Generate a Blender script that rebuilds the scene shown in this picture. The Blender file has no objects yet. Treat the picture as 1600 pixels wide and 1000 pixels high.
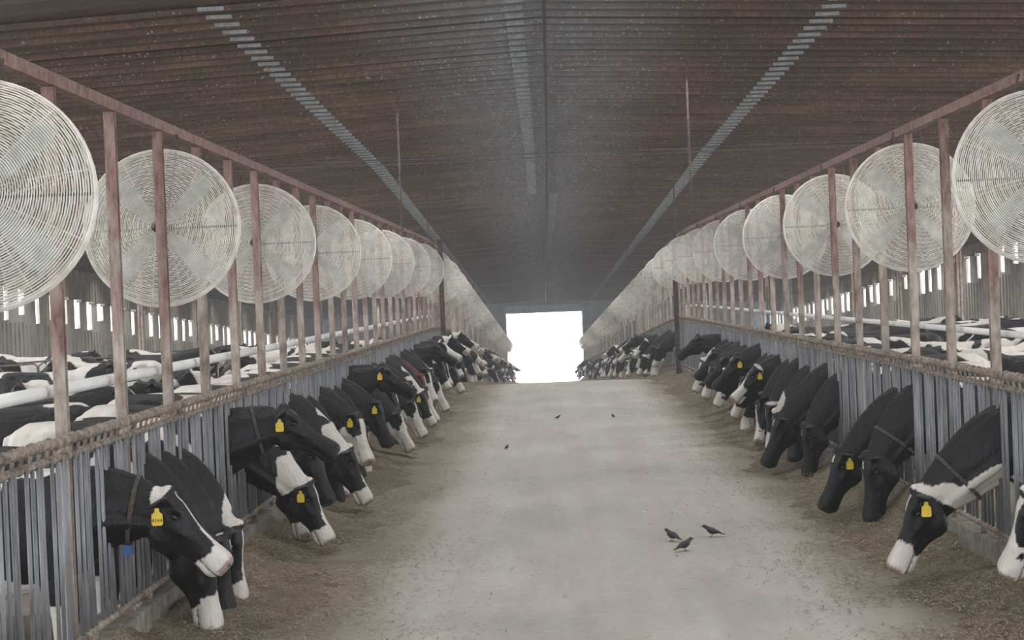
import bpy, math, random
import numpy as np
from mathutils import Vector, Matrix, noise
R = random.Random(7)
sc = bpy.context.scene
COL = sc.collection
F = 3200.0
CREST = 61.0
def ramp(d):
    a = d-CREST
    if a < -5: return 0.0
    if a > 5: return a
    return (a+5)**2/20.0
def fz(d): return -0.044*ramp(d)
def cx(d): return -0.0061*ramp(d)
def rz(d): return 8.0-0.0184*min(d, CREST)-0.036*max(0, d-CREST)
PITCH = 0.045
DEND = 198.0
class MB:
    def __init__(s): s.v=[]; s.f=[]; s.m=[]; s.cur=0
    def add(s, vs, fs):
        o=len(s.v); s.v+= [tuple(p) for p in vs]
        for f in fs: s.f.append(tuple(i+o for i in f)); s.m.append(s.cur)
    def box(s, x0,x1,y0,y1,z0,z1):
        s.add([(x0,y0,z0),(x1,y0,z0),(x1,y1,z0),(x0,y1,z0),(x0,y0,z1),(x1,y0,z1),(x1,y1,z1),(x0,y1,z1)],
              [(0,3,2,1),(4,5,6,7),(0,1,5,4),(1,2,6,5),(2,3,7,6),(3,0,4,7)])
    def tube(s, pts, r, seg=8, closed=False, cap=True, rot=0.0):
        pts=[Vector(p) for p in pts]; n=len(pts)
        rs = r if isinstance(r,(list,tuple)) else [r]*n
        vs=[]; up=None
        for i,p in enumerate(pts):
            if closed: t=pts[(i+1)%n]-pts[i-1]
            else: t=pts[min(i+1,n-1)]-pts[max(i-1,0)]
            t.normalize()
            if up is None:
                up=Vector((0,0,1)) if abs(t.z)<0.9 else Vector((0,1,0))
            a=up-t*up.dot(t)
            if a.length<1e-4: a=t.orthogonal()
            a.normalize(); up=a; b=t.cross(a)
            for k in range(seg):
                an=2*math.pi*k/seg+rot
                vs.append(p+(a*math.cos(an)+b*math.sin(an))*rs[i])
        fs=[]
        for i in range(n if closed else n-1):
            j=(i+1)%n
            for k in range(seg):
                fs.append((i*seg+k, i*seg+(k+1)%seg, j*seg+(k+1)%seg, j*seg+k))
        if cap and not closed:
            fs.append(tuple(range(seg-1,-1,-1))); fs.append(tuple((n-1)*seg+k for k in range(seg)))
        s.add(vs,fs)
    def ringxz(s, R0, y, r, seg=56, sd=4):
        s.tube([(R0*math.cos(2*math.pi*i/seg), y, R0*math.sin(2*math.pi*i/seg)) for i in range(seg)], r, sd, closed=True)
    def loft(s, secs, seg=20, n=2.3):
        vs=[]; fs=[]
        for c,l,u,hw,hh in secs:
            c=Vector(c)
            for k in range(seg):
                a=2*math.pi*k/seg; ca,sa=math.cos(a),math.sin(a)
                vs.append(c+Vector(l)*hw*math.copysign(abs(ca)**(2/n),ca)+Vector(u)*hh*math.copysign(abs(sa)**(2/n),sa))
        m=len(secs)
        for i in range(m-1):
            for k in range(seg):
                fs.append((i*seg+k,i*seg+(k+1)%seg,(i+1)*seg+(k+1)%seg,(i+1)*seg+k))
        fs.append(tuple(range(seg-1,-1,-1))); fs.append(tuple((m-1)*seg+k for k in range(seg)))
        s.add(vs,fs)
    def ello(s,c,A,B,C,ra,rb,rc,seg=14):
        c=Vector(c);A=Vector(A);secs=[]
        for i in range(9):
            a=-math.pi/2+math.pi*(i+0.15)/8.3; a=max(-1.5,min(1.5,a))
            secs.append((c+A*(ra*math.sin(a)),B,C,rb*math.cos(a),rc*math.cos(a)))
        s.loft(secs,seg,2.0)
    def ell(s, c, rx, ry, rz_, seg=14): s.ello(c,(1,0,0),(0,1,0),(0,0,1),rx,ry,rz_,seg)
    def mesh(s, name, mats, smooth=False):
        me=bpy.data.meshes.new(name); me.from_pydata(s.v,[],s.f)
        if not isinstance(mats,(list,tuple)): mats=[mats]
        for m in mats: me.materials.append(m)
        me.polygons.foreach_set('material_index', s.m)
        if smooth: me.polygons.foreach_set('use_smooth',[True]*len(me.polygons))
        me.update(); return me
# ------------------------------------------------------------------ materials
def newmat(name):
    m=bpy.data.materials.new(name); m.use_nodes=True
    nt=m.node_tree; b=nt.nodes['Principled BSDF']; return m,nt,b
def nz(nt, vec, scale, detail=4, rough=0.6, sc3=None):
    n=nt.nodes.new('ShaderNodeTexNoise'); n.inputs['Scale'].default_value=scale
    n.inputs['Detail'].default_value=detail; n.inputs['Roughness'].default_value=rough
    if sc3:
        mp=nt.nodes.new('ShaderNodeMapping'); mp.inputs['Scale'].default_value=sc3
        nt.links.new(vec,mp.inputs[0]); vec=mp.outputs[0]
    nt.links.new(vec,n.inputs['Vector']); return n.outputs['Fac']
def rampn(nt, fac, stops):
    r=nt.nodes.new('ShaderNodeValToRGB'); e=r.color_ramp.elements
    while len(e)<len(stops): e.new(0.5)
    for i,(p,c) in enumerate(stops):
        e[i].position=p; e[i].color=(*c,1) if len(c)==3 else c
    nt.links.new(fac,r.inputs[0]); return r.outputs[0]
def mix(nt, fac, a, b, mode='MIX'):
    n=nt.nodes.new('ShaderNodeMix'); n.data_type='RGBA'; n.blend_type=mode
    for sock,v in ((n.inputs[0],fac),(n.inputs[6],a),(n.inputs[7],b)):
        if isinstance(v,(int,float)): sock.default_value=v
        elif isinstance(v,tuple): sock.default_value=(*v,1)
        else: nt.links.new(v,sock)
    return n.outputs[2]
def mathn(nt, op, a, b=None, c=None, clamp=False):
    n=nt.nodes.new('ShaderNodeMath'); n.operation=op; n.use_clamp=clamp
    for i,v in enumerate((a,b,c)):
        if v is None: continue
        if isinstance(v,(int,float)): n.inputs[i].default_value=v
        else: nt.links.new(v,n.inputs[i])
    return n.outputs[0]
def pos(nt): return nt.nodes.new('ShaderNodeNewGeometry').outputs['Position']
def bump(nt,b,h,st=0.3,dist=0.02):
    n=nt.nodes.new('ShaderNodeBump'); n.inputs['Strength'].default_value=st; n.inputs['Distance'].default_value=dist
    nt.links.new(h,n.inputs['Height']); nt.links.new(n.outputs[0],b.inputs['Normal'])
def simple(name, c1, c2, scale=6, rough=0.7, metal=0.0, lo=0.35, hi=0.65, sc3=None, bst=0.0):
    m,nt,b=newmat(name); f=nz(nt,pos(nt),scale,5,0.65,sc3)
    nt.links.new(rampn(nt,f,[(lo,c1),(hi,c2)]),b.inputs['Base Color'])
    b.inputs['Roughness'].default_value=rough; b.inputs['Metallic'].default_value=metal
    if bst: bump(nt,b,f,bst)
    return m
M_galv = simple('galvanised_steel',(0.105,0.11,0.12),(0.26,0.27,0.285),5,0.5,0.2,sc3=(1,1,.25))
M_rail = simple('dirty_rail_steel',(0.12,0.09,0.07),(0.34,0.285,0.235),14,0.8,0.0,bst=0.4)
M_wire = simple('dusty_cream_wire',(0.60,0.565,0.50),(0.86,0.83,0.77),9,0.6)
M_blade= simple('fan_blade_metal',(0.34,0.38,0.40),(0.50,0.54,0.56),4,0.6,0.0)
M_motor= simple('dark_motor',(0.05,0.04,0.035),(0.16,0.12,0.10),12,0.7)
M_beam = simple('oxide_red_beam',(0.13,0.065,0.057),(0.27,0.165,0.145),9,0.75)
M_white= simple('white_plastic_pipe',(0.70,0.70,0.69),(0.86,0.86,0.84),5,0.4,sc3=(1,0.3,1))
M_dark = simple('dark_steel',(0.03,0.02,0.02),(0.10,0.07,0.06),9,0.7)
M_div  = simple('worn_divider_steel',(0.08,0.06,0.05),(0.20,0.165,0.14),9,0.7)
M_plate= simple('galvanised_plate',(0.25,0.265,0.27),(0.42,0.44,0.445),7,0.6,0.0)
M_curb = simple('curb_concrete',(0.13,0.115,0.10),(0.28,0.255,0.22),7,0.9,bst=0.4)
M_wall = simple('grey_wall_board',(0.38,0.35,0.31),(0.62,0.58,0.53),2.5,0.9,sc3=(1,1,0.3))
M_head = simple('brown_wall_header',(0.24,0.205,0.17),(0.44,0.385,0.33),2.5,0.9,sc3=(1,1,.3))
M_endw = simple('blue_grey_end_wall',(0.22,0.26,0.29),(0.34,0.39,0.42),2,0.7)
M_tag  = simple('yellow_tag_plastic',(0.75,0.52,0.03),(0.86,0.64,0.06),20,0.5)
M_ink  = simple('black_ink',(0.02,0.02,0.02),(0.03,0.03,0.03),5,0.6)
M_strap= simple('brown_strap',(0.035,0.027,0.022),(0.09,0.07,0.055),30,0.8)
M_blue = simple('blue_plastic',(0.02,0.07,0.25),(0.04,0.12,0.35),9,0.5)
M_eye  = simple('cow_eye',(0.005,0.004,0.004),(0.01,0.008,0.008),9,0.1)
M_bird = simple('black_feather',(0.006,0.006,0.008),(0.03,0.03,0.035),40,0.5)
M_beak = simple('beak_horn',(0.10,0.08,0.04),(0.2,0.15,0.06),40,0.5)
m,nt,b=newmat('weathered_red_post'); M_post=m
p=pos(nt); f=nz(nt,p,5,5,0.7,(3,3,0.8)); f2=nz(nt,p,1.3,3,0.6)
red=rampn(nt,f,[(0.35,(0.14,0.068,0.057)),(0.62,(0.31,0.205,0.18))])
crm=rampn(nt,f,[(0.35,(0.24,0.185,0.15)),(0.62,(0.46,0.395,0.345))])
sx=nt.nodes.new('ShaderNodeSeparateXYZ'); nt.links.new(p,sx.inputs[0])
zz=mathn(nt,'ADD',mathn(nt,'MULTIPLY',sx.outputs[2],0.16),mathn(nt,'MULTIPLY',f2,0.85))
nt.links.new(mix(nt,rampn(nt,zz,[(0.80,(0,0,0)),(0.98,(1,1,1))]),crm,red),b.inputs['Base Color']); b.inputs['Roughness'].default_value=0.8
def roofmat(name,k):
    m,nt,b=newmat(name); p=pos(nt)
    sx=nt.nodes.new('ShaderNodeSeparateXYZ'); nt.links.new(p,sx.inputs[0])
    f=nz(nt,p,0.55,5,0.7,(0.5,1,1)); f2=nz(nt,p,7,4,0.7,(3.0,1,1)); f4=nz(nt,p,1.2,3,0.6,(0.15,1.5,1))
    base=rampn(nt,f,[(0.3,(0.040*k,0.024*k,0.016*k)),(0.5,(0.070*k,0.043*k,0.029*k)),(0.75,(0.140*k,0.086*k,0.054*k))])
    base=mix(nt,0.7,base,rampn(nt,f2,[(0.35,(0.4,0.4,0.4)),(0.7,(1.5,1.45,1.4))]),'MULTIPLY')
    base=mix(nt,0.5,base,rampn(nt,f4,[(0.35,(0.5,0.5,0.5)),(0.7,(1.6,1.42,1.25))]),'MULTIPLY')
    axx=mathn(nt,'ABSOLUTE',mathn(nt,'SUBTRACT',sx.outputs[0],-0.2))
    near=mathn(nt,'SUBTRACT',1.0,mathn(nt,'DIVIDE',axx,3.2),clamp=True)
    ridge_sheen=mathn(nt,'MULTIPLY',near,mathn(nt,'MULTIPLY',nz(nt,p,1.6,5,0.75,(2.5,0.25,1)),1.7),clamp=True)  # streaky door-light sheen along the ridge, painted into the roof colour
    base=mix(nt,ridge_sheen,base,(0.155*k,0.155*k,0.158*k))
    v=nt.nodes.new('ShaderNodeTexVoronoi'); v.inputs['Scale'].default_value=13; nt.links.new(p,v.inputs['Vector'])
    f3=nz(nt,p,0.8,2)
    th=mathn(nt,'MULTIPLY',mathn(nt,'ADD',f3,mathn(nt,'MULTIPLY',near,0.40)),0.34)
    sp=mathn(nt,'LESS_THAN',v.outputs['Distance'],th)
    sp2=mathn(nt,'MULTIPLY',sp,mathn(nt,'GREATER_THAN',nz(nt,p,13,2),0.49))
    col=mix(nt,mathn(nt,'MULTIPLY',sp2,0.65),base,(0.30*k,0.28*k,0.26*k))
    nt.links.new(col,b.inputs['Base Color']); b.inputs['Roughness'].default_value=0.45; b.inputs['Specular IOR Level'].default_value=0.3
    return m
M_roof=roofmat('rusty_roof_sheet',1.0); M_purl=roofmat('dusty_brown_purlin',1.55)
# floor
m,nt,b=newmat('worn_concrete_floor'); M_floor=m
p=pos(nt); sx=nt.nodes.new('ShaderNodeSeparateXYZ'); nt.links.new(p,sx.inputs[0])
n1=nz(nt,p,0.7,6,0.65,(1.4,0.5,1)); n2=nz(nt,p,9,6,0.75); n3=nz(nt,p,38,4,0.75); n4=nz(nt,p,1.1,5,0.7,(1.8,0.10,1))
c=rampn(nt,n1,[(0.30,(0.385,0.37,0.345)),(0.5,(0.46,0.44,0.415)),(0.72,(0.525,0.505,0.48))])
c=mix(nt,0.7,c,rampn(nt,n2,[(0.3,(0.80,0.78,0.75)),(0.6,(1.03,1.03,1.03))]),'MULTIPLY')
c=mix(nt,0.6,c,rampn(nt,n4,[(0.35,(0.84,0.82,0.79)),(0.6,(1.06,1.06,1.06))]),'MULTIPLY')
ax=mathn(nt,'ABSOLUTE',mathn(nt,'SUBTRACT',sx.outputs[0],0.50))
e=mathn(nt,'ADD',mathn(nt,'MULTIPLY',ax,0.25),mathn(nt,'ADD',mathn(nt,'MULTIPLY',n1,0.32),mathn(nt,'ADD',mathn(nt,'MULTIPLY',n2,0.20),mathn(nt,'MULTIPLY',n3,0.25))))
dirt=rampn(nt,n3,[(0.35,(0.10,0.082,0.058)),(0.65,(0.28,0.235,0.175))])
c=mix(nt,rampn(nt,e,[(0.82,(0,0,0)),(1.06,(0.95,0.95,0.95))]),c,dirt)
nt.links.new(c,b.inputs['Base Color']); b.inputs['Roughness'].default_value=0.5
bump(nt,b,n2,0.15,0.01)
m,nt,b=newmat('loose_feed'); M_feed=m
p=pos(nt); n1=nz(nt,p,3,4,0.6); n2=nz(nt,p,50,5,0.8); n5=nz(nt,p,60,3,0.7,(0.2,1.6,1)); n6=nz(nt,p,60,3,0.7,(1.6,0.25,1))
fx=mathn(nt,'MULTIPLY',mathn(nt,'ADD',mathn(nt,'ADD',n2,n5),n6),0.3333)
c=rampn(nt,fx,[(0.40,(0.085,0.065,0.04)),(0.5,(0.20,0.162,0.105)),(0.60,(0.39,0.335,0.235))])
c=mix(nt,0.8,c,rampn(nt,n1,[(0.3,(0.55,0.53,0.5)),(0.7,(1.15,1.15,1.15))]),'MULTIPLY')
nt.links.new(c,b.inputs['Base Color']); b.inputs['Roughness'].default_value=0.95; bump(nt,b,fx,0.9,0.05)
m,nt,b=newmat('straw_bits'); M_straw=m
g=nt.nodes.new('ShaderNodeNewGeometry')
nt.links.new(rampn(nt,g.outputs['Random Per Island'],[(0.0,(0.07,0.055,0.035)),(0.5,(0.22,0.18,0.115)),(1.0,(0.42,0.36,0.25))]),b.inputs['Base Color']); b.inputs['Roughness'].default_value=0.9
m,nt,b=newmat('cow_hide'); M_cow=m
a=nt.nodes.new('ShaderNodeAttribute'); a.attribute_name='Col'
tc=nt.nodes.new('ShaderNodeTexCoord'); n1=nz(nt,tc.outputs['Object'],25,4,0.7,(1,1,0.5)); n2=nz(nt,tc.outputs['Object'],4,4,0.6); n3=nz(nt,tc.outputs['Object'],4.5,3,0.6,(1.6,3,.8))
c=mix(nt,0.5,a.outputs['Color'],rampn(nt,n2,[(0.3,(0.75,0.70,0.65)),(0.7,(1.15,1.15,1.15))]),'MULTIPLY')
nt.links.new(c,b.inputs['Base Color']); b.inputs['Roughness'].default_value=0.45; b.inputs['Specular IOR Level'].default_value=0.3
hsum=mathn(nt,'ADD',mathn(nt,'MULTIPLY',n1,0.25),n3); bump(nt,b,hsum,0.7,0.05)
m,nt,b=newmat('outdoor_ground'); M_out=m
nt.links.new(rampn(nt,nz(nt,pos(nt),0.3),[(0.3,(0.6,0.6,0.6)),(0.7,(0.8,0.8,0.8))]),b.inputs['Base Color'])
# ------------------------------------------------------------------ object helpers
def obj(name, me, loc=(0,0,0), rot=(0,0,0), scale=(1,1,1), parent=None, **k):
    o=bpy.data.objects.new(name, me); COL.objects.link(o)
    o.location=loc; o.rotation_euler=rot; o.scale=scale
    if parent: o.parent=parent
    for kk,v in k.items(): o[kk]=v
    return o
def thing(name, parts, loc, rot=(0,0,0), scale=(1,1,1), **k):
    root=obj(name, None, loc, rot, scale, **k); root.empty_display_size=0.1
    for pn,me,lb in parts:
        c=obj(pn, me, parent=root)
        if lb: c['label']=lb
    return root
def sweep(name, x0,x1,z0,z1, ds, mat, base=fz, **k):
    mb=MB(); vs=[]; fs=[]
    for d in ds:
        b0=base(d); c=cx(d)
        vs+=[(x0+c,d,z0+b0),(x1+c,d,z0+b0),(x1+c,d,z1+b0),(x0+c,d,z1+b0)]
    n=len(ds)
    for i in range(n-1):
        for q in range(4): fs.append((i*4+q,i*4+(q+1)%4,(i+1)*4+(q+1)%4,(i+1)*4+q))
    fs.append((3,2,1,0)); fs.append(tuple((n-1)*4+q for q in range(4)))
    mb.add(vs,fs); return obj(name, mb.mesh(name,mat), **k)
DS=[10]+list(range(14,56,6))+[56,58,60,62,64,66]+list(range(72,197,9))+[197.7]
# ------------------------------------------------------------------ setting
mb=MB(); xs=[-22.3,-12,-6,-3,0,3,6,12,22.3]; dl=[-12,0,20,40,55,57,59,61,63,65,67]+list(range(75,198,12))+[198.4]
vs=[(x+cx(d),d,fz(d)) for d in dl for x in xs]; W=len(xs)
mb.add(vs,[(j*W+i,j*W+i+1,(j+1)*W+i+1,(j+1)*W+i) for j in range(len(dl)-1) for i in range(W-1)])
obj('floor',mb.mesh('floor',M_floor),kind='structure')
mb=MB(); z9=fz(198.4); mb.add([(-200,198.4,z9),(200,198.4,z9),(200,460,z9-12),(-200,460,z9-12)],[(0,1,2,3)])
obj('ground',mb.mesh('ground',M_out),kind='structure')
mb=MB(); dl=list(np.arange(-12,199,0.5)); vs=[]
for i,d in enumerate(dl):
    o=0.03*(i%2)
    for x in (-22.6,0,22.6): vs.append((x+cx(d),d,rz(d)-PITCH*abs(x)+0.02+o))
mb.add(vs,[(j*3+i,(j+1)*3+i,(j+1)*3+i+1,j*3+i+1) for j in range(len(dl)-1) for i in range(2)])
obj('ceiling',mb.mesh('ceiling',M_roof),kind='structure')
PH=0.08
def purlin_mesh():
    mb=MB(); vs=[]
    for y in (-0.03,0.03):
        for x in (-22.4,0,22.4):
            z=-PITCH*abs(x); vs+=[(x,y,z-PH),(x,y,z)]
    fs=[(0,2,3,1),(2,4,5,3),(6,7,9,8),(8,9,11,10),(0,6,8,2),(2,8,10,4),(1,3,9,7),(3,5,11,9),(0,1,7,6),(4,10,11,5)]
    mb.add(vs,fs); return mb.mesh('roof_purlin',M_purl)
PM=purlin_mesh()
def plate_mesh(w,h):
    mb=MB(); n=10
    for i in range(n):
        x0=-w/2+w*i/n; x1=x0+w/n*0.72
        mb.box(x0,x1,-0.012,0.0,-h,0)
    mb.box(-w/2,w/2,-0.006,0.002,-h,-h*0.85); mb.box(-w/2,w/2,-0.006,0.002,-h*0.15,0)
    mb.box(-w/2,w/2,-0.003,0.001,-h,0)
    return mb.mesh('brace_plate',M_plate)
PL=plate_mesh(0.40,0.06); PLc=plate_mesh(0.30,0.075)
d=31.0; SP=0.80
while d<197:
    o=obj('roof_purlin',PM,(cx(d),d,rz(d)+0.01),label='dusty brown steel roof purlin under the sheet roof',category='purlin',group='roof purlins under the sheeting')
    xs_=[-4.95,4.8]+([-0.40] if d<75 else ([0.38] if d<122 else []))
    for x in xs_:
        c=obj('brace_plate',PLc if abs(x)<1 else PL,(x,-0.034,-PITCH*abs(x)-0.004),parent=o); c['label']='light galvanised ribbed brace plate'
    d+=SP
mb=MB(); vs=[];fs=[]; ds=[31,45,61,80,110,150,197.5]
for d in ds:
    xx=cx(d)+0.10+0.35*max(0,(d-61))/137; z=rz(d)-PH+0.005
    vs+=[(xx-.03,d,z-.05),(xx+.03,d,z-.05),(xx+.03,d,z),(xx-.03,d,z)]
for i in range(len(ds)-1):
    for q in range(4): fs.append((i*4+q,i*4+(q+1)%4,(i+1)*4+(q+1)%4,(i+1)*4+q))
fs.append((3,2,1,0)); mb.add(vs,fs); obj('trim_2',mb.mesh('trim_2',M_dark),kind='structure')
for sgn,nm in ((-1,'wall_left'),(1,'wall_right')):
    mb=MB(); d=78.0; X=22.0*sgn
    while d<197:
        p_=2.6; c=cx(d); z0=fz(d+p_); tp_=rz(d)-PITCH*22+0.05
        lo=fz(d)+(3.3 if sgn<0 else 4.2); hi=min(lo+1.35,tp_-.15)
        mb.cur=0; mb.box(X+c-0.1,X+c+0.1,d,d+p_,z0-0.3,lo)
        mb.cur=1; mb.box(X+c-0.1,X+c+0.1,d,d+p_,hi,tp_)
        for q in range(4): mb.box(X+c-sgn*0.13-0.02,X+c-sgn*0.13+0.02,d+q*0.65,d+q*0.65+0.2,hi,tp_)
        mb.cur=0
        g=0.7+0.7*R.random()
        mb.box(X+c-0.06,X+c+0.06,d,d+p_-g,lo-0.05,hi+0.05)
        if R.random()<0.3: mb.box(X+c-0.05,X+c+0.05,d+p_-g,d+p_,lo-0.05,lo+0.6*R.random())
        for q in range(4): mb.box(X+c-sgn*0.13-0.02,X+c-sgn*0.13+0.02,d+q*0.65,d+q*0.65+0.2,z0,lo)
        d+=p_
    obj(nm,mb.mesh(nm,[M_wall,M_head]),kind='structure')
c=cx(DEND); z0=fz(DEND); xl,xr=-3.45+c,3.95+c; zt=0.72
mb=MB(); top=lambda x: rz(DEND)-PITCH*abs(x-c)
for a_,b_,lo in ((-22.3+c,xl,z0-0.2),(xl,c,zt),(c,xr,zt),(xr,22.3+c,z0-0.2)):
    y0,y1=DEND,DEND+0.25
    mb.add([(a_,y0,lo),(b_,y0,lo),(b_,y0,top(b_)),(a_,y0,top(a_)),(a_,y1,lo),(b_,y1,lo),(b_,y1,top(b_)),(a_,y1,top(a_))],
           [(0,1,2,3),(5,4,7,6),(0,4,5,1),(1,5,6,2),(2,6,7,3),(3,7,4,0)])
obj('wall_end',mb.mesh('wall_end',M_endw),kind='structure')
mb=MB(); mb.box(xl-0.15,xl+0.05,DEND-0.12,DEND,z0,zt+0.2); mb.box(xr-0.05,xr+0.15,DEND-0.12,DEND,z0,zt+0.2); mb.box(xl-0.15,xr+0.15,DEND-0.3,DEND-0.12,zt,zt+0.75)
obj('trim_1',mb.mesh('trim_1',simple('door_frame_blue',(0.34,0.41,0.46),(0.46,0.54,0.6),3,0.5)),kind='structure')
# ------------------------------------------------------------------ fences
SIDES=((-1,3.40,12.13),(1,3.95,16.3))
CURB=0.36
def bar(mb,y0,z0,y1,z1,r=0.0145,x=0.0):
    mb.tube([(x,y0,z0),(x,y1,z1)],r,8)
def panel_parts():
    P=[]
    mb=MB(); rr=random.Random(5)
    mb.tube([(0,0,1.83),(0,1.97,1.83)],0.030,10)
    mb.tube([(-0.03,0,1.715),(-0.03,1.97,1.715)],0.024,8)
    for i in range(9):
        y=0.05+i*0.219; j=rr.uniform(-.008,.008)
        mb.tube([(0,y-.035,1.83+j),(0,y-.02,1.83+j),(0,y+.02,1.83+j),(0,y+.035,1.83+j)],[.03,.042,.042,.03],8)
        mb.tube([(-0.03,y-.03,1.715),(-0.03,y,1.715),(-0.03,y+.03,1.715)],[.028,.034,.028],8); mb.tube([(-0.02,y,1.715),(0,y,1.83)],.013,6)
    P.append(('top_rail',mb.mesh('top_rail',M_rail,True),'rusty beige double top rail with small latch fittings'))
    mb=MB(); mb.tube([(0,0,0.44),(0,1.97,0.44)],0.028,10)
    for y in (0.3,1.6): mb.box(-.02,.02,y-.02,y+.02,CURB,0.44)
    P.append(('bottom_rail',mb.mesh('bottom_rail',M_rail,True),None))
    for L in range(3):
        y=L*0.6567
        for k,a in enumerate((0.05,0.20,0.56)):
            mb=MB(); bar(mb,y+a,0.44,y+a,1.71,x=-0.0)
            P.append(('upright_bar',mb.mesh('upright_bar',M_galv,True),None))
        mb=MB(); mb.tube([(0.0,y+0.28,1.72),(0,y+0.27,1.25),(0,y+0.28,0.95),(0,y+0.33,0.44)],0.014,8)
        P.append(('locking_bar',mb.mesh('locking_bar',M_galv,True),'pivoting galvanised neck locking bar'))
    return P
PP=panel_parts()
def combine(name,parts):
    mats=[]; V=[];Fc=[];MI=[]
    for _,me,_l in parts:
        o=len(V); V+=[tuple(v.co) for v in me.vertices]
        mm=[]
        for q in me.materials:
            if q not in mats: mats.append(q)
            mm.append(mats.index(q))
        for pl in me.polygons: Fc.append(tuple(i+o for i in pl.vertices)); MI.append(mm[pl.material_index])
    me=bpy.data.meshes.new(name); me.from_pydata(V,[],Fc)
    for q in mats: me.materials.append(q)
    me.polygons.foreach_set('material_index',MI); me.update(); return me
PALL=combine('feed_fence_panel',PP)
def post_mesh(h,mat):
    mb=MB(); w=0.042; t=0.012
    mb.box(-w,w,-w,-w+t,0,h); mb.box(-w,w,w-t,w,0,h); mb.box(-0.01,0.01,-w+t,w-t,0,h)
    mb.box(-0.08,0.08,-0.08,0.08,0,0.02)
    return mb.mesh('fence_post',mat)
PHT=4.25-CURB
POST=post_mesh(PHT,M_post); TALL=post_mesh(4.35,M_dark)
def fan_parts():
    RR=0.70; P=[]
    for nm,sg in (('front_guard',-1),('rear_guard',1)):
        mb=MB(); f=lambda r: sg*(0.06+0.13*(1-(r/RR)**2.5))
        n=42 if sg<0 else 28
        for i in range(n):
            r=0.06+(RR-0.012-0.06)*i/(n-1); mb.ringxz(r,f(r),0.0043 if sg<0 else .0034,48)
        mb.ringxz(RR,sg*0.055,0.008); mb.ringxz(RR+0.002,sg*0.02,0.004); mb.ringxz(RR+0.002,sg*0.036,0.004)
        K=10 if sg<0 else 8
        for k in range(K):
            a=2*math.pi*(k+.3)/K
            mb.tube([(r*math.cos(a),f(r)-sg*0.006,r*math.sin(a)) for r in (0.08,0.25,0.42,0.56,0.66)]+[(RR*math.cos(a),sg*0.02,RR*math.sin(a))],0.0034,4)
        s_=[(0.085*math.cos(2*math.pi*i/20),sg*0.19,0.085*math.sin(2*math.pi*i/20)) for i in range(20)]
        if sg>0: mb.add(s_+[(0,sg*0.195,0)],[(i,(i+1)%20,20) for i in range(20)])
        P.append((nm,mb.mesh(nm,M_wire),'concentric cream wire guard'))
    mb=MB(); mb.ringxz(RR+0.004,0,0.011,56,6); P.append(('rim',mb.mesh('rim',M_wire),None))
    for k in range(4):
        a=math.pi/4+math.pi/2*k; vs=[];fs=[]
        for i,r in enumerate((0.07,0.2,0.35,0.5,0.6)):
            pt=math.radians(50-28*i/4); w=(0.05,0.085,0.10,0.11,0.09)[i]
            for s_ in (-1,-0.3,0.4,1):
                t=s_*w; y=math.sin(pt)*t*0.8+0.01*s_*s_; tt=math.cos(pt)*t
                vs.append((r*math.cos(a)-tt*math.sin(a),y,r*math.sin(a)+tt*math.cos(a)))
        for i in range(4):
            for j in range(3): fs.append((i*4+j,i*4+j+1,(i+1)*4+j+1,(i+1)*4+j))
        mb=MB(); mb.add(vs,fs); P.append(('blade',mb.mesh('blade',M_blade,True),'pale grey metal fan blade'))
    mb=MB(); mb.tube([(0,-0.07,0),(0,0.05,0)],0.06,16); mb.tube([(0,0.04,0),(0,0.15,0)],0.085,16); mb.tube([(0,0.15,0),(0,0.26,0)],[0.08,0.06],16)
    mb.box(-0.03,0.03,0.06,0.2,0.07,0.13)
    P.append(('motor',mb.mesh('motor',M_motor,False),'dark electric motor'))
    mb=MB()
    for sx_ in (-1,1): mb.tube([(sx_*0.18,0.02,0.67),(sx_*0.14,0.0,0.84)],0.012,6)
    mb.tube([(-0.69,0.06,0),(0.69,0.06,0)],0.010,6); mb.tube([(0.02,0.08,0.1),(0.1,0.1,0.5),(0.16,0.02,0.84)],0.008,6)
    P.append(('mounting_bracket',mb.mesh('mounting_bracket',M_dark),'dark steel mounting bracket with cable'))
    return P
FP=fan_parts(); FALL=combine('circulation_fan',FP)
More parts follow.
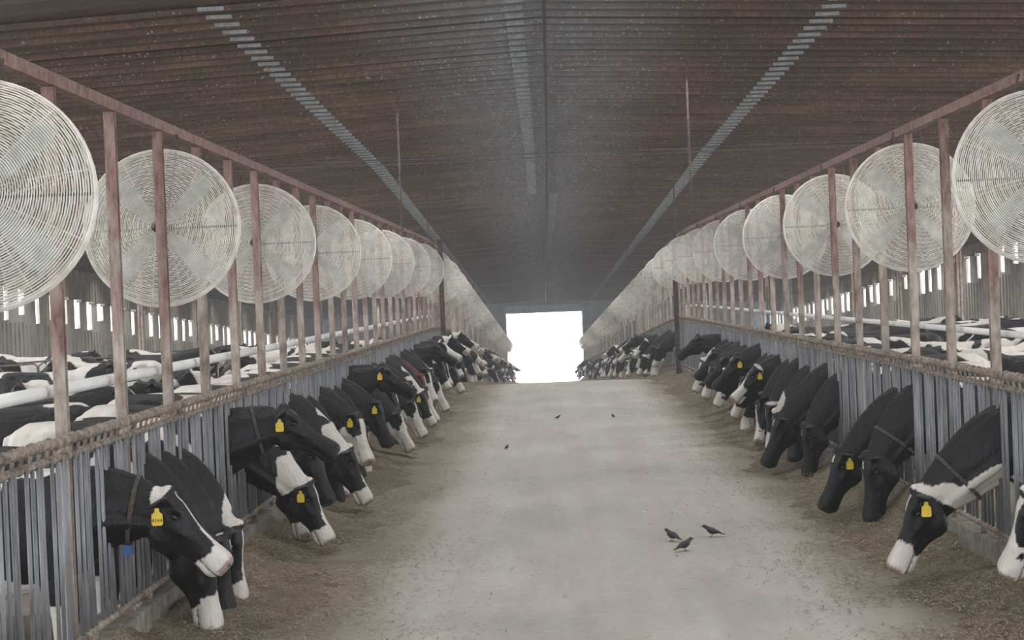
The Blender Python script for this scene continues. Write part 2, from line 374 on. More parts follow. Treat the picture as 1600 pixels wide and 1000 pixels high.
for sgn,PX,d0 in SIDES:
    X=sgn*PX
    sweep('support_beam',X-0.045,X+0.045,4.26,4.35,DS,M_beam,label='long oxide-red steel beam along the tops of the fence posts',category='beam')
    sweep('concrete_curb',X-0.17,X+0.17,-0.02,CURB,DS,M_curb,label='low stained concrete curb carrying the feed fence',category='curb')
    for zp,rp in (((2.14,.046),) if sgn<0 else ((2.16,.032),)):
        mb=MB(); mb.tube([(X+sgn*0.13+cx(d),d,zp+fz(d)) for d in DS if d<=62],rp,12)
        obj('water_pipe',mb.mesh('water_pipe',M_white,True),label='long white plastic water pipe fixed behind the fence posts',category='pipe')
    d=d0; k=0; sp=1.97 if sgn<0 else 2.0
    while d<197:
        if d>10.5:
            obj('fence_post',POST,(X+cx(d),d,fz(d)+CURB),label='weathered red and cream steel post on the feed curb',category='post',group='posts along the feed fence')
        k+=1; d+=sp if d<90 else sp*2
    obj('fence_post',TALL,(X-sgn*0.28,59.5,0.0),scale=(1.6,1.6,1),label='tall dark steel post standing against the feed curb',category='post',group='posts along the feed fence')
    d=d0; first=True
    while d<195:
        tl=R.uniform(-0.12,-0.04)
        lift=0.01 if sgn<0 else 0.07
        dd_=d+0.30; ox=0.05
        if first and sgn<0: dd_=d+0.12; ox=0.0
        loc=(X+sgn*ox+cx(d),dd_,fz(d)+3.40+lift); rot=(tl,0,R.uniform(-0.06,0.06)); first=False
        kk=dict(label='round fan with cream wire guards hanging from the red beam',category='fan',group='circulation fans above the feed fence')
        if d<62: thing('circulation_fan',FP,loc,rot,**kk)
        else: obj('circulation_fan',FALL,loc,rot,**kk)
        d+=sp*3
    d=d0-sp
    XP=X-sgn*0.10
    while d<195.5:
        a=math.atan2(fz(d+sp)-fz(d),sp)
        kk=dict(label='galvanised headlock panel of upright bars on the concrete curb',category='fence panel',group='headlock panels along the feed alley')
        if d>9.5:
            if d<40: thing('feed_fence_panel',PP,(XP+cx(d),d,fz(d)),(a,0,0),(-sgn,sp/1.97,1),**kk)
            else: obj('feed_fence_panel',PALL,(XP+cx(d),d,fz(d)),(a,0,0),(-sgn,sp/1.97,1),**kk)
        d+=sp
for (x,d,zb) in ((-3.0,42.5,4.1),(2.98,42.0,4.2),(-3.42,59,4.36),(3.93,62.5,4.36),(-3.5,84,3.9),(3.4,84,3.9)):
    mb=MB(); z0=(zb if zb!=3.9 else fz(d)+4.36); h=rz(d)-0.15-z0; mb.tube([(0,0,0),(0,0,h)],0.022,8); mb.box(-0.06,0.06,-0.06,0.06,h-0.02,h); mb.box(-0.04,0.04,-0.04,0.04,0,0.02)
    obj('hanger_rod',mb.mesh('hanger_rod',M_dark),(x+cx(d),d,z0),label='thin dark steel rod hanging down from the roof',category='rod',group='hanger rods under the roof')
M_cab=simple('grey_conduit',(0.10,0.09,0.085),(0.20,0.18,0.17),9,0.7)
for q in range(2):
    mb=MB(); pts=[]
    for i in range(41):
        x=-12+24*i/40; pts.append((x,54.5+q*0.5,rz(55)-0.60-0.012*(1-math.cos(i*math.pi/5))-q*0.08))
    mb.tube(pts,0.014,6); obj('electric_cable',mb.mesh('electric_cable',M_cab,True),label='grey conduit cable strung across beneath the roof purlins',category='cable',group='cables under the roof')
CXC=13.2
for sgn in (-1,1):
    d=44
    while d<190:
        x=sgn*CXC+cx(d); h=rz(d)-PITCH*CXC-0.12-fz(d)
        mb=MB(); w=.09
        mb.box(-w,w,-w,-w+.015,0,h); mb.box(-w,w,w-.015,w,0,h); mb.box(-.01,.01,-w,w,0,h); mb.box(-.14,.14,-.14,.14,0,.03)
        obj('barn_column',mb.mesh('barn_column',M_post),(x,d,fz(d)),label='rusty steel column holding up the roof among the stalls',category='column',group='roof columns among the stalls')
        d+=11
mb=MB(); mb.tube([(0,0,0),(0,0,1.25),(0.1,0,1.35),(1.5,0,1.3),(1.75,0,1.1),(1.7,0,0.75),(1.4,0,0.6),(0.3,0,0.5),(0,0,0.45)],0.026,8)
DV=mb.mesh('stall_divider',M_div,True)
for sgn in (-1,1):
    d=43.4
    while d<100:
        obj('stall_divider',DV,(sgn*13.5+cx(d),d,fz(d)),(0,0,0 if sgn>0 else math.pi),label='bent steel pipe divider between resting stalls',category='stall divider',group='stall dividers')
        d+=3.4
# ------------------------------------------------------------------ cows
def frame(t, updir):
    t=Vector(t).normalized(); u=Vector(updir); u=(u-t*u.dot(t)).normalized(); l=u.cross(t); return t,l,u
HL=0.64; CS=1.08
def cow_geo(poll, hdir, lying=False):
    mb=MB(); oz=-0.56 if lying else 0.0; sx_=0.14
    T=[(-2.18,1.20,.07,.09),(-2.13,1.18,.17,.20),(-2.0,1.14,.25,.31),(-1.8,1.09,.30,.37),(-1.6,1.06,.30,.39),(-1.35,1.01,.33,.42),(-1.1,.98,.35,.44),(-.85,.99,.34,.43),(-.62,1.02,.29,.42),(-.44,1.05,.25,.39),(-.28,1.07,.20,.33),(-.18,1.08,.12,.22)]
    mb.loft([((x+sx_,0,z+oz),(0,1,0),(0,0,1),hw,hh) for x,z,hw,hh in T],24,2.3)
    for s_ in (-1,1):
        mb.ell((-1.72+sx_,s_*0.20,1.34+oz),.16,.08,.08); mb.ell((-2.02+sx_,s_*0.11,1.28+oz),.10,.06,.07)
        mb.ell((-.48+sx_,s_*.17,1.06+oz),.2,.11,.30)
    down = poll[2]<0.9
    P0=Vector((-0.40+sx_,0,1.14+oz)) if not down else Vector((-0.30,0,1.17))
    hd=Vector(hdir).normalized()
    updir=Vector((0.35,0,1)) if abs(hd.z)<0.8 else Vector((1,0,0.45))
    a,l,u=frame(hd,updir); Pk=Vector(poll)
    P1=Pk+a*0.07-u*0.09
    L=(P1-P0).length
    T0=(Vector((1,0,0.35)) if poll[2]>1.0 else Vector((1,0,0.10))).normalized()*L*(0.9 if not down else 0.95)
    T1=((P1-P0).normalized()*0.7+a*0.3).normalized()*L*0.8
    N=10; ns=[]; cps=[]
    for i in range(N):
        t=i/(N-1); h00=2*t**3-3*t*t+1; h10=t**3-2*t*t+t; h01=-2*t**3+3*t*t; h11=t**3-t*t
        cps.append(P0*h00+T0*h10+P1*h01+T1*h11)
    up=Vector((0,0,1))
    for i in range(N):
        tt=(cps[min(i+1,N-1)]-cps[max(i-1,0)]).normalized()
        up=(up-tt*up.dot(tt)).normalized(); la=up.cross(tt); t=i/(N-1)
        hh=0.31*(1-t)+0.15*t; hw=min(0.18,0.19*(1-t)**1.3+0.10)
        ns.append((cps[i],la.copy(),up.copy(),hw,hh))
    mb.loft(ns,20,2.0)
    mb.tube([n_[0]+n_[2]*(n_[4]*.80) for n_ in ns[2:9]],[.07,.08,.08,.075,.07,.06,.05],8)
    mb.tube([n_[0]-n_[2]*(n_[4]*.96) for n_ in ns[0:8]],[.06,.07,.07,.065,.055,.045,.035,.02],8)
    for s_ in (-1,1): mb.tube([n_[0]+n_[1]*(s_*n_[3]*.68)-n_[2]*(n_[4]*.40) for n_ in ns[1:9]],[.085,.085,.08,.075,.07,.06,.055,.045],8)
    H=lambda t,s,h: Pk+a*(t*HL)+l*s+u*h
    S=[(-.06,.06,.05,-.02),(-.02,.118,.09,-.03),(.06,.146,.115,-.045),(.15,.155,.125,-.055),(.24,.148,.124,-.064),(.33,.126,.114,-.072),(.43,.108,.098,-.072),(.56,.096,.086,-.072),(.70,.096,.082,-.072),(.80,.110,.088,-.074),(.90,.122,.092,-.078),(.97,.114,.084,-.080),(1.01,.082,.058,-.08)]
    mb.loft([(H(t,0,c),l,u,hw,hh) for t,hw,hh,c in S],22,2.8)
    J=[(.08,.07,.06,-.16),(.17,.104,.094,-.185),(.27,.108,.104,-.20),(.37,.092,.086,-.19),(.48,.074,.060,-.168),(.62,.066,.046,-.152),(.76,.072,.044,-.152),(.86,.082,.048,-.156),(.93,.070,.040,-.156),(.965,.04,.022,-.15)]
    mb.loft([(H(t,0,c),l,u,hw,hh) for t,hw,hh,c in J],18,2.6)
    for s_ in (-1,1):
        mb.ello(H(.175,s_*.138,.020),a,l,u,.062,.028,.030)
        mb.ello(H(.30,s_*.118,-.078),a,l,u,.11,.026,.030)
        mb.ello(H(.22,s_*.102,-.17),a,l,u,.09,.03,.09)
        mb.ello(H(.92,s_*.080,-.034),a,l,u,.048,.040,.036)
    mb.ello(H(-.01,0,.05),a,l,u,.055,.08,.055)
    if not lying:
        for s_ in (-1,1):
            mb.tube([(x+sx_,s_*y,z) for x,y,z in ((-.50,.08,1.2),(-.52,.15,1.0),(-.55,.18,.80),(-.48,.18,.62),(-.46,.17,.44),(-.47,.165,.28),(-.46,.165,.13),(-.43,.165,.07),(-.42,.165,.0))],[.06,.15,.12,.088,.066,.046,.05,.058,.068],12)
            mb.tube([(x+sx_,s_*y,z) for x,y,z in ((-1.85,.06,1.25),(-1.80,.13,1.08),(-1.72,.17,.92),(-1.68,.20,.76),(-1.83,.20,.60),(-1.96,.19,.50),(-1.94,.18,.32),(-1.90,.18,.13),(-1.86,.18,.07),(-1.84,.18,.0))],[.06,.18,.18,.14,.09,.066,.048,.052,.06,.068],12)
        mb.ell((-1.5+sx_,0,.62),.22,.17,.16)
        for s_ in (-1,1):
            for xx in (-1.58,-1.42): mb.tube([(xx+sx_,s_*.07,.52),(xx+sx_,s_*.07,.43)],[.022,.018],8)
    else:
        for s_ in (-1,1):
            mb.tube([(x+sx_,s_*y,z) for x,y,z in ((-.5,.2,.5),(-.35,.26,.22),(-.15,.27,.09),(-.4,.30,.06),(-.6,.30,.05))],[.16,.11,.08,.06,.055],12)
            mb.tube([(x+sx_,s_*y,z) for x,y,z in ((-1.8,.22,.5),(-1.55,.36,.3),(-1.25,.42,.16),(-1.6,.46,.09),(-1.3,.50,.06),(-1.1,.5,.05))],[.2,.17,.12,.08,.06,.055],12)
        mb.ell((-1.1+sx_,0,.35),.8,.36,.34)
    zt=1.34+oz
    tp=[(-2.08,0,zt),(-2.2,0,zt-.04),(-2.25,.01,zt-.25),(-2.24,.02,max(.15,zt-.6)),(-2.23,.02,max(.06,zt-.85)),(-2.22,.02,max(.03,zt-1.0))]
    mb.tube([(x+sx_,y,z) for x,y,z in tp],[.05,.04,.03,.028,.045,.02],8)
    return mb,dict(H=H,a=a,l=l,u=u,Pk=Pk,neck=ns)
def remesh(mb,vox,it):
    me=mb.mesh('tmp',M_cow); o=bpy.data.objects.new('tmp',me); COL.objects.link(o)
    md=o.modifiers.new('r','REMESH'); md.mode='VOXEL'; md.voxel_size=vox
    sm=o.modifiers.new('s','SMOOTH'); sm.factor=0.5; sm.iterations=it
    dg=bpy.context.evaluated_depsgraph_get(); ev=o.evaluated_get(dg)
    m2=bpy.data.meshes.new_from_object(ev)
    V=[tuple(v.co) for v in m2.vertices]; Fc=[tuple(p.vertices) for p in m2.polygons]
    bpy.data.objects.remove(o); bpy.data.meshes.remove(m2); bpy.data.meshes.remove(me)
    return V,Fc
def ear_geo(info,s_):
    H=info['H']
    dirv=(info['l']*s_*0.95-info['a']*0.28).normalized()
    base=H(.035,s_*.118,.0)
    wd=(info['u']+info['a']*.35); wd=(wd-dirv*wd.dot(dirv)).normalized(); fl=dirv.cross(wd).normalized()
    prof=[(0,.032,.028),(.15,.052,.028),(.4,.074,.018),(.65,.070,.012),(.85,.044,.009),(1,.008,.005)]
    m=MB(); m.loft([(base+dirv*(t*.24)-Vector((0,0,.05*t*t)),wd,fl,w,h) for t,w,h in prof],14,2.0)
    return m.v,m.f,base,dirv
def cow_mesh(name,poll,hdir,styles,lying=False,vox=0.015):
    mb,info=cow_geo(poll,hdir,lying); V,Fc=remesh(mb,vox,5 if vox<.02 else 3); nb=len(V)
    ears=[]
    for s_ in (-1,1):
        ev,ef,bs,dv=ear_geo(info,s_); o=len(V); V=V+ev; Fc=Fc+[tuple(i+o for i in f) for f in ef]; ears.append((bs,dv,o))
    A=np.array(V); a,l,u,Pk=[np.array(info[k]) for k in ('a','l','u','Pk')]
    q=A-Pk; t=q@a/HL; s=q@l; h=q@u
    inh=(t>-0.02)&(t<1.12)&(np.abs(s)<.20)&(h<.12)&(h>-.33)
    mhs=-.152+.03*(1-t)
    D=np.zeros_like(A); m_=inh.copy(); m_[nb:]=False
    for s_ in (-1,1):
        e=((t-.975)*HL/.024)**2+((s-s_*.064)/.022)**2+((h+.045)/.019)**2
        D-=np.outer(np.where(m_,.022*np.exp(-e),0),a)
        e=((t-.225)*HL/.032)**2+((s-s_*.146)/.034)**2+((h+.024)/.026)**2
        D-=np.outer(np.where(m_,.016*np.exp(-e),0),l*s_)
    k=np.where(m_&(t>.68),.011*np.exp(-((h-mhs)/.008)**2),0)
    D-=np.outer(k*np.sign(s)*np.minimum(1,np.abs(s)/.03),l); D-=np.outer(np.where(t>.9,k,0),a)
    A=A+D
    out=[]
    for sty in styles:
        seed=sty['seed']; C=np.zeros((len(V),4)); C[:,3]=1; fr=sty.get('fr',1.5)
        blk=np.array(sty.get('dark',(0.0085,0.0085,0.0105))); wht=np.array((0.64,0.61,0.57)); pink=np.array((0.36,0.26,0.235)); hoof=np.array((0.06,0.045,0.035))
        off=Vector((seed*3.7,seed*1.3,seed*2.1)); thr=sty.get('thr',0.0)
        for i,v in enumerate(V):
            x,y,z=v; I=inh[i]
            if I:
                wob=.045*noise.noise(Vector((x*6,y*6,z*6))+off)+.012*noise.noise(Vector((x*20,y*20,z*20))+off)
                ti,si,hi=t[i],s[i],h[i]
                f=sty['face']; w=False
                if f=='blaze': w=(abs(si-.012)<0.042+wob+0.12*max(0,ti-.42) and hi>-.12 and ti>.05) or ti>.73+wob*2
                elif f=='muzzle': w=ti>.64+wob*3 or (abs(si)<.035+wob and .06<ti<.25 and hi>-.04)
                elif f=='white': w=ti>.10+wob and not(abs(si)>.105+wob and ti<.4 and hi>-.15)
                elif f=='black': w=(abs(si)<.02+wob and .08<ti<.2)
                c=wht if w else blk
                if ti>.94 and hi>-.12: c=pink if w else blk*2.5
                if ti>.90 and ((ti-.975)*HL/.028)**2+((abs(si)-.064)/.019)**2+((hi+.045)/.016)**2<1.2: c=blk*.4
                if ti>.68 and abs(hi-mhs[i])<.006: c=c*.25
            else:
                n=noise.noise(Vector((x*fr,y*fr,z*fr*.9))+off)+0.15*noise.noise(Vector((x*6,y*6,z*6))+off)
                w=n>thr
                if not lying and z<0.52 and x<0.05: w=True
                if x>-0.30: w = n>thr+0.34+sty.get('neck',0)
                c=wht if w else blk
                if not lying and z<0.07 and x<0.0: c=hoof
            if i>=nb: c=blk*1.8
            C[i,:3]=c
        me=bpy.data.meshes.new(name); me.from_pydata(A.tolist(),[],Fc); me.materials.append(M_cow)
        me.polygons.foreach_set('use_smooth',[True]*len(me.polygons))
        at=me.color_attributes.new('Col','FLOAT_COLOR','POINT'); at.data.foreach_set('color',C.ravel()); me.update()
        out.append(me)
    ch={}
    mb=MB(); kk=6; c,la,up,hw,hh=info['neck'][kk]
    tg=(info['neck'][kk+1][0]-c).normalized()
    N=28; vs=[];fs=[]
    for i in range(N):
        an=2*math.pi*i/N
        for (o_,rr) in ((-.015,.0),(.015,.0),(.015,.006),(-.015,.006)):
            vs.append(c+tg*o_+la*(hw+rr+.012)*math.cos(an)+up*((hh+rr+.012)*math.sin(an)+(.02 if math.sin(an)>0 else -.03)*abs(math.sin(an))))
    for i in range(N):
        j=(i+1)%N
        for q_ in range(4): fs.append((i*4+q_,i*4+(q_+1)%4,j*4+(q_+1)%4,j*4+q_))
    mb.add(vs,fs); ch['collar']=mb.mesh('neck_collar',M_strap)
    mb=MB(); b0=c-up*(hh+.06); mb.box(b0.x-.03,b0.x+.03,b0.y-.035,b0.y+.035,b0.z-.05,b0.z+.02); mb.box(b0.x-.012,b0.x+.012,b0.y-.012,b0.y+.012,b0.z+.0,b0.z+.05)
    ch['buckle']=mb.mesh('collar_buckle',M_blue)
    for s_ in (-1,1):
        m2=MB(); m2.ello(info['H'](.225,s_*.144,-.024),info['a'],info['l'],info['u'],.025,.016,.019,12); ch['eye%d'%s_]=m2.mesh('eye',M_eye,True)
    for s_,(bs,dv,_) in zip((-1,1),ears):
        c=bs+dv*0.12; m2=MB()
        dy=s_*0.024
        y0,y1=c.y+dy-.004,c.y+dy+.004; X,Z=c.x,c.z-.045
        prof=[(-.012,.0),(.012,.0),(.016,-.025),(.034,-.04),(.036,-.10),(.028,-.112),(-.028,-.112),(-.036,-.10),(-.034,-.04),(-.016,-.025)]
        n=len(prof); vs=[(X+px*1.05,y0,Z+pz*1.05) for px,pz in prof]+[(X+px*1.05,y1,Z+pz*1.05) for px,pz in prof]
        m2.add(vs,[tuple(range(n)),tuple(range(2*n-1,n-1,-1))]+[(i,(i+1)%n,n+(i+1)%n,n+i) for i in range(n)])
        ch['tag%d'%s_]=m2.mesh('ear_tag',M_tag); ch['tagpos%d'%s_]=(X,c.y+dy,Z-.082)
    return out,ch
ST=[dict(seed=1,face='blaze'),dict(seed=2.3,face='black',thr=.08),dict(seed=3.6,face='muzzle',thr=-.02),dict(seed=4.9,face='white',thr=-.1,neck=-.1)]
BROWN=dict(seed=6,face='blaze',dark=(0.10,0.030,0.016),thr=.1)
POSES={
 'low':((.38,0,1.20),(.72,0,-.68)),
 'level':((.48,0,1.44),(.84,0,-.52)),
 'down':((.40,0,.70),(.16,.04,-.98)),
 'reach':((.60,0,.72),(.46,0,-.88)),
 'near':((.44,-.16,.69),(.20,-.42,-.88)),
 'far':((.44,.16,.69),(.20,.42,-.88)),
 'mid':((.48,-.05,.96),(.40,-.20,-.89)),
}
CM={}
for k,(pl,hd) in POSES.items():
    CM[k]=cow_mesh('dairy_cow',pl,hd,ST+([BROWN] if k in('mid',) else []))
ST2=[dict(seed=11,face='blaze',thr=.03,neck=-.3,fr=1.0),dict(seed=12.3,face='white',thr=-.02,neck=-.3,fr=1.0),dict(seed=13.6,face='muzzle',thr=.08,neck=-.2,fr=1.0),dict(seed=15,face='black',thr=.12,neck=-.2,fr=1.0)]
LY=cow_mesh('dairy_cow',(.42,0,1.06),(.85,0,-.5),ST2,lying=True,vox=.022)
SD=cow_mesh('dairy_cow',(.55,0,1.50),(.85,0,-.52),ST2,vox=.022)
LAB={0:'black and white dairy cow with a blaze',1:'mostly black dairy cow with a black face',2:'black dairy cow with a white muzzle',3:'dairy cow with a mostly white face',4:'reddish-brown dairy cow with a white blaze'}
PLB={'low':'holding its head out','level':'with head raised','down':'eating head down','reach':'reaching for feed','near':'eating off floor','far':'eating off floor','mid':'lowering its head'}
RC=random.Random(11)
def cow(side,d,pose,sty,detail,tags=(1,1),collar=False,num=None,back=0.0,big=1.0):
    sgn,PX,_=SIDES[0] if side<0 else SIDES[1]
    meshes,ch=CM[pose]; me=meshes[sty]
    X=sgn*(PX-0.10+back)+cx(d); k_=CS*RC.uniform(.96,1.04)*big; yw=RC.uniform(-.14,.14)
    o=obj('dairy_cow',me,(X,d,fz(d)),(0,0,(0 if side<0 else math.pi)+yw),(k_,)*3,label=LAB[sty]+', '+PLB[pose],category='cow',group='dairy cows eating at the feed fence')
    if detail:
        for s_ in (-1,1):
            obj('eye',ch['eye%d'%s_],parent=o)
            if tags[0 if s_<0 else 1]:
                t=obj('ear_tag',ch['tag%d'%s_],parent=o); t['label']='yellow plastic ear tag'
                if num and s_==(-1 if side<0 else 1):
                    cu=bpy.data.curves.new('n','FONT'); cu.body=num; cu.size=.036; cu.align_x='CENTER'; cu.extrude=.0008
                    to=bpy.data.objects.new('n',cu); COL.objects.link(to); dg=bpy.context.evaluated_depsgraph_get()
                    tm=bpy.data.meshes.new_from_object(to.evaluated_get(dg)); bpy.data.objects.remove(to); tm.materials.clear(); tm.materials.append(M_ink)
                    p_=ch['tagpos%d'%s_]; obj('tag_number',tm,(p_[0],p_[1]-.0055,p_[2]-.012),(math.pi/2,0,0),parent=t,label='black printed tag number')
        if collar:
            obj('neck_collar',ch['collar'],parent=o)
            if collar==2: obj('collar_buckle',ch['buckle'],parent=o,label='blue plastic collar weight')
    return o
left=[(15.0,'low',0,1,2,'4144'),(16.45,'down',2,0,0,None),(17.25,'down',1,0,0,None),(18.05,'down',0,0,0,None),(20.8,'level',1,1,1,None),(21.75,'reach',0,1,0,None),(22.6,'near',0,0,0,None),(23.5,'mid',1,0,0,None),(25.6,'reach',0,0,0,None),
 (26.5,'down',1,1,0,None),(27.5,'near',0,1,0,None),(28.9,'mid',3,1,0,None),(29.8,'down',1,0,0,None),(30.8,'down',2,0,0,None),(32.0,'mid',1,1,0,None),(33.2,'level',1,1,0,None),(34.2,'reach',3,0,0,None),(35.3,'mid',2,0,0,None),(36.4,'down',1,1,0,None),(37.4,'reach',3,0,0,None),(38.5,'mid',0,0,0,None),(39.6,'mid',1,0,0,None),(40.6,'reach',0,1,0,None),(41.6,'reach',3,0,0,None),(42.6,'down',0,0,0,None),(43.6,'mid',4,0,0,None),(44.6,'mid',3,0,0,None),(45.6,'reach',3,0,0,None),(46.6,'mid',0,0,0,None),(47.6,'down',1,1,0,None),(49,'level',1,0,0,None),(50.2,'mid',0,0,0,None),(51.5,'level',3,1,0,None),(53,'mid',0,0,0,None),(54.2,'reach',2,0,0,None),(55.4,'low',1,0,0,None),(57,'level',0,0,0,None),(58.8,'mid',2,0,0,None)]
right=[(15.6,'mid',0,0,0,None),(17.9,'reach',2,1,1,None),(22.2,'down',1,0,1,None),(23.05,'reach',1,1,0,None),(27.8,'down',1,0,0,None),(28.8,'reach',1,0,0,None),(29.8,'near',1,0,0,None),(30.9,'far',0,0,0,None),(32.2,'down',2,0,0,None),(33.4,'near',0,0,0,None),(34.6,'low',0,1,0,None),(35.6,'mid',2,0,0,None),(36.6,'down',2,0,0,None),(37.8,'low',1,1,0,None),(39.0,'mid',0,0,0,None),(40.4,'low',1,0,0,None),(41.8,'mid',2,0,0,None),(43.2,'low',1,0,0,None),(44.6,'mid',0,0,0,None),(46.5,'level',1,0,0,None)]
for side,lst in ((-1,left),(1,right)):
    for d,ps,st,tg,col,num in lst:
        if side>0 and ps in('near','far'): ps={'near':'far','far':'near'}[ps]
        if st==4 and ps!='mid': st=0
        cow(side,d,ps,st,d<48,((1,1) if tg else (0,0)),col,num,back=0.27 if (side>0 and d<16) else 0.0,big=1.06 if (side>0 and 17<d<19) else 1.0)
for side in (-1,1):
    d=62.5 if side<0 else 63.5
    while d<195:
        ps=R.choice(['low','level','down','mid','level','reach','mid','far']); st=R.choice([0,1,1,2,3,1,0,0])
        cow(side,d,ps,st,False)
        d+= R.uniform(1.0,1.8) if d<110 else R.uniform(2.4,3.8)
def stallcow(x,d,st,lie,face):
    me=LY[0][st] if lie else SD[0][st]
    lab='black and white patched dairy cow '+('lying in a resting stall' if lie else 'standing among the stalls')
    obj('dairy_cow',me,(x+cx(d),d,fz(d)),(0,0,(0 if face>0 else math.pi)+R.uniform(-.1,.1)),label=lab,category='cow',group='dairy cows in the stalls')
for sgn in (-1,1):
    for xb,dd0,dd1,stp in ((7.6,24,60,2.0),(10.6,36,78,1.8),(15.6,46,95,2.0),(18.9,60,112,2.4)):
        d=dd0+R.random()
        while d<dd1:
            if R.random()<0.88:
                fc=R.choice([-1,1]); stallcow(sgn*xb+fc*0.8+R.uniform(-.15,.15),d,R.choice([0,2,3,1,2]),R.random()<0.4,fc)
            d+=max(0.95,stp*R.uniform(.75,1.3))
# ------------------------------------------------------------------ feed
for sgn,PX,_ in SIDES:
    wd=1.05 if sgn<0 else 0.9
    mb=MB(); n=14; dl=list(np.arange(12,62,0.10))+list(np.arange(62,197,1.5)); vs=[]
    for d in dl:
        wj=wd*(1+0.5*noise.noise(Vector((sgn*5,d*.35,2)))+0.35*noise.noise(Vector((sgn*5,d*1.3,2)))+0.15*noise.noise(Vector((sgn*5,d*4,2))))
        for i in range(n+1):
            t=i/n; x=sgn*(PX-0.16-wj*t)
            h=0.32*(1-t)**1.6*(0.75+0.8*noise.noise(Vector((x*2,d*1.1,0))))+(1-t)*0.08*noise.noise(Vector((x*6,d*5,1)))-0.02*t**1.5+.008
            vs.append((x+cx(d),d,fz(d)+max(h,-.02)))
    f_=[(j*(n+1)+i,j*(n+1)+i+1,(j+1)*(n+1)+i+1,(j+1)*(n+1)+i) for j in range(len(dl)-1) for i in range(n)]
    mb.add(vs,f_); obj('feed_pile',mb.mesh('feed_pile',M_feed,True),kind='stuff',label='loose brown chopped feed heaped along the concrete curb',category='feed')
rg=np.random.default_rng(3)
N=130000
dd=14.5*np.exp(rg.random(N)*1.4); side=rg.random(N)
x=np.where(side<.56,-3.2+np.abs(rg.normal(0,.85,N)),3.75-np.abs(rg.normal(0,.72,N)))
un=rg.random(N)<.008; x[un]=rg.uniform(-3,3.6,un.sum())
ok=(x>-3.2)&(x<3.75)
cl=np.array([noise.noise(Vector((a_*1.1,b_*.7,3))) for a_,b_ in zip(x,dd)]); ok&=(cl+rg.uniform(-.35,.35,N)>-.12)
x=x[ok]; dd=dd[ok]; N=len(x)
an=rg.random(N)*math.pi; ln=rg.uniform(.010,.034,N); w=rg.uniform(.002,.005,N)
tl=rg.uniform(-.25,.25,N)
ed=np.minimum(x+3.2,3.75-x); z0=.010+.26*np.clip(1-ed/.95,0,1)**1.5*rg.random(N)
zf=np.array([fz(q) for q in dd]); z0=z0+zf
ca,sa=np.cos(an),np.sin(an)
def cnr(i,j): return np.stack([x+ca*ln*i-sa*w*j, dd+sa*ln*i+ca*w*j, z0+np.abs(tl)*ln*(i+1)],1)
VV=np.stack([cnr(-1,-1),cnr(1,-1),cnr(1,1),cnr(-1,1)],1).reshape(-1,3)
me=bpy.data.meshes.new('scattered_straw'); me.from_pydata(VV.tolist(),[],[(4*i,4*i+1,4*i+2,4*i+3) for i in range(N)]); me.materials.append(M_straw)
obj('scattered_straw',me,kind='stuff',label='loose straw and feed bits scattered over the alley floor',category='straw')
# ------------------------------------------------------------------ birds
mb=MB()
S=[(-.075,.045,.010,.008),(-.05,.055,.024,.022),(-.02,.062,.034,.034),(.015,.07,.036,.037),(.04,.085,.028,.030),(.055,.102,.021,.022),(.07,.112,.020,.020),(.086,.113,.013,.013),(.092,.112,.006,.006)]
mb.loft([((x_,0,z_),(0,1,0),(0,0,1),hw,hh) for x_,z_,hw,hh in S],14,2.0)
mb.loft([((x_,0,z_),(0,1,0),(0,0,1),hw,hh) for x_,z_,hw,hh in ((-.04,.052,.02,.012),(-.09,.038,.016,.006),(-.14,.026,.02,.005))],8,2.5)
for s_ in (-1,1): mb.loft([((x_,s_*y_,z_),(0,1,0),(0,0,1),hw,hh) for x_,y_,z_,hw,hh in ((.03,.030,.078,.008,.02),(-.02,.036,.066,.007,.024),(-.07,.022,.05,.006,.014),(-.10,.012,.042,.004,.006))],8,2.0)
V,Fc=remesh(mb,.005,1)
me=bpy.data.meshes.new('black_bird'); me.from_pydata(V,[],Fc); me.materials.append(M_bird); me.polygons.foreach_set('use_smooth',[True]*len(me.polygons))
mb=MB(); mb.tube([(.088,0,.112),(.103,0,.110),(.118,0,.106)],[.006,.004,.001],6); BK=mb.mesh('beak',M_beak)
LG=[]
for s_ in (-1,1):
    mb=MB(); mb.tube([(.0,s_*.016,.045),(-.008,s_*.016,.022),(.004,s_*.016,.003)],.003,5)
    for q in (-.5,0,.5): mb.tube([(.004,s_*.016,.003),(.004+.022*math.cos(q),s_*.016+.022*math.sin(q),.002)],.002,4)
    LG.append(mb.mesh('leg',M_beak))
ROLL=0.040; CAMZ=2.7
def bird(px,py,rot,z=0.0,sc_=1.0,d=None):
    dx=px-858; dy=py-456; th=ROLL
    uu=dx*math.cos(th)-dy*math.sin(th); v=dx*math.sin(th)+dy*math.cos(th)
    if d is None: d=(CAMZ-z)*F/v
    o=obj('black_bird',me,(uu*d/F,d,z),(0,0,rot),(sc_,)*3,label='small black bird foraging on the concrete alley floor',category='bird',group='black birds on the floor')
    obj('beak',BK,parent=o)
    for l_ in LG: obj('leg',l_,parent=o)
for px,py,rot,s_ in ((1050,846,2.3,1.05),(1071,861,.6,1.05),(1112,839,3.0,1.05),(792,703,1.2,.7),(872,655,.5,.7),(958,653,2.,.7)):
    bird(px,py,rot,0.0,s_)
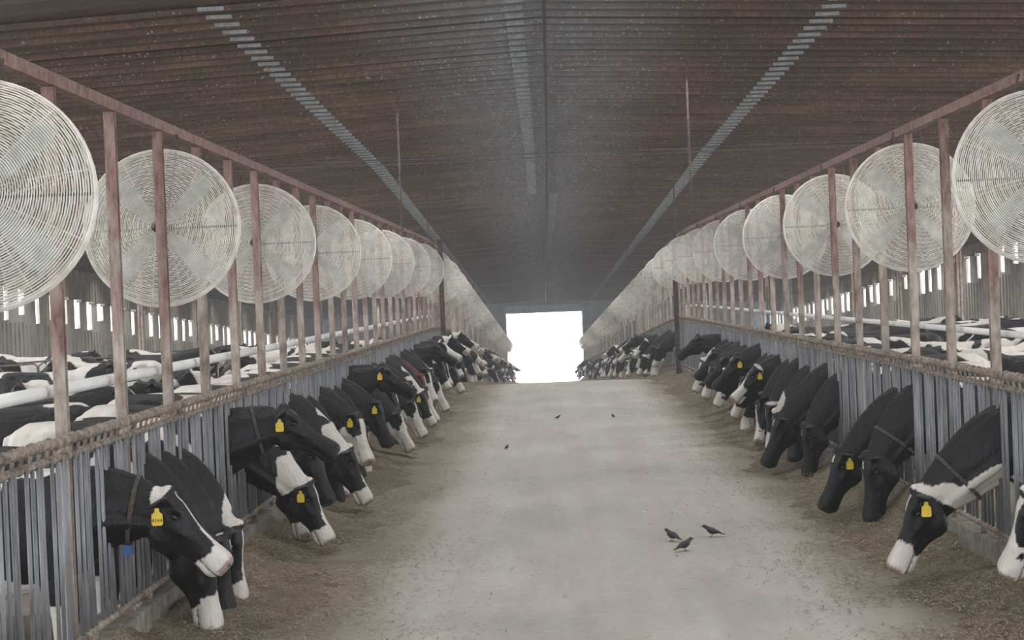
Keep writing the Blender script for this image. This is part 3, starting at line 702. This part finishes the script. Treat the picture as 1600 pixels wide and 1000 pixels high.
# ------------------------------------------------------------------ light
w=bpy.data.worlds.new('World'); sc.world=w; w.use_nodes=True
nt=w.node_tree; bg=nt.nodes['Background']; bg.inputs[0].default_value=(0.90,0.95,1.0,1); bg.inputs[1].default_value=0.0
SIG=0.000135; LV=4.0
ab=nt.nodes.new('ShaderNodeVolumeAbsorption'); ab.inputs['Density'].default_value=SIG; ab.inputs['Color'].default_value=(0,0,0,1)
em=nt.nodes.new('ShaderNodeEmission'); em.inputs['Color'].default_value=(0.92,0.96,1.0,1); em.inputs['Strength'].default_value=SIG*LV
ad=nt.nodes.new('ShaderNodeAddShader'); nt.links.new(ab.outputs[0],ad.inputs[0]); nt.links.new(em.outputs[0],ad.inputs[1])
nt.links.new(ad.outputs[0],nt.nodes['World Output'].inputs['Volume'])
def area(x,y,z,sx_,sy_,e,rot=(0,0,0),col=(1,.97,.93),spread=math.pi):
    l=bpy.data.lights.new('fill_light','AREA'); l.shape='RECTANGLE'; l.size=sx_; l.size_y=sy_; l.energy=e; l.color=col; l.spread=spread  # added fill light, not a fixture of the barn
    o=bpy.data.objects.new('fill_light',l); COL.objects.link(o); o.location=(x,y,z); o.rotation_euler=rot; return o
i=4
while 31+SP*i<192:
    d=31+SP*i+0.2
    for s_ in (-1,1):
        area(cx(d)+s_*10.8,d,rz(d)-0.02-PITCH*10.8,20.8,0.25,440,(0,s_*math.atan(PITCH),0),col=(1,.985,.965),spread=math.radians(140))  # added fill strips hidden between the purlins to brighten the interior
    i+=9
for y in (6,13,20,27):
    for s_ in (-1,1): area(s_*9,y,rz(y)-0.03-PITCH*9,17,0.3,300,(0,s_*math.atan(PITCH),0),col=(1,.985,.965),spread=math.radians(140))  # added fill strips above the frame to brighten the near alley
# ------------------------------------------------------------------ camera
cam=bpy.data.cameras.new('camera'); co=bpy.data.objects.new('camera',cam); COL.objects.link(co)
cam.lens=72; cam.sensor_width=36; cam.clip_end=2000
base=Matrix(((1,0,0),(0,0,-1),(0,1,0)))
vx=(858-800)/F; vy=-(456-500)/F
rollm=Matrix.Rotation(ROLL,3,'Z')
yaw=Matrix.Rotation(-math.atan(vx),3,'Y'); pit=Matrix.Rotation(math.atan(vy),3,'X')
Rwc = pit @ yaw @ rollm @ base.transposed()
co.matrix_world = Matrix.Translation((0,0,CAMZ)) @ Rwc.transposed().to_4x4()
sc.camera=co
sc.view_settings.view_transform='Standard'
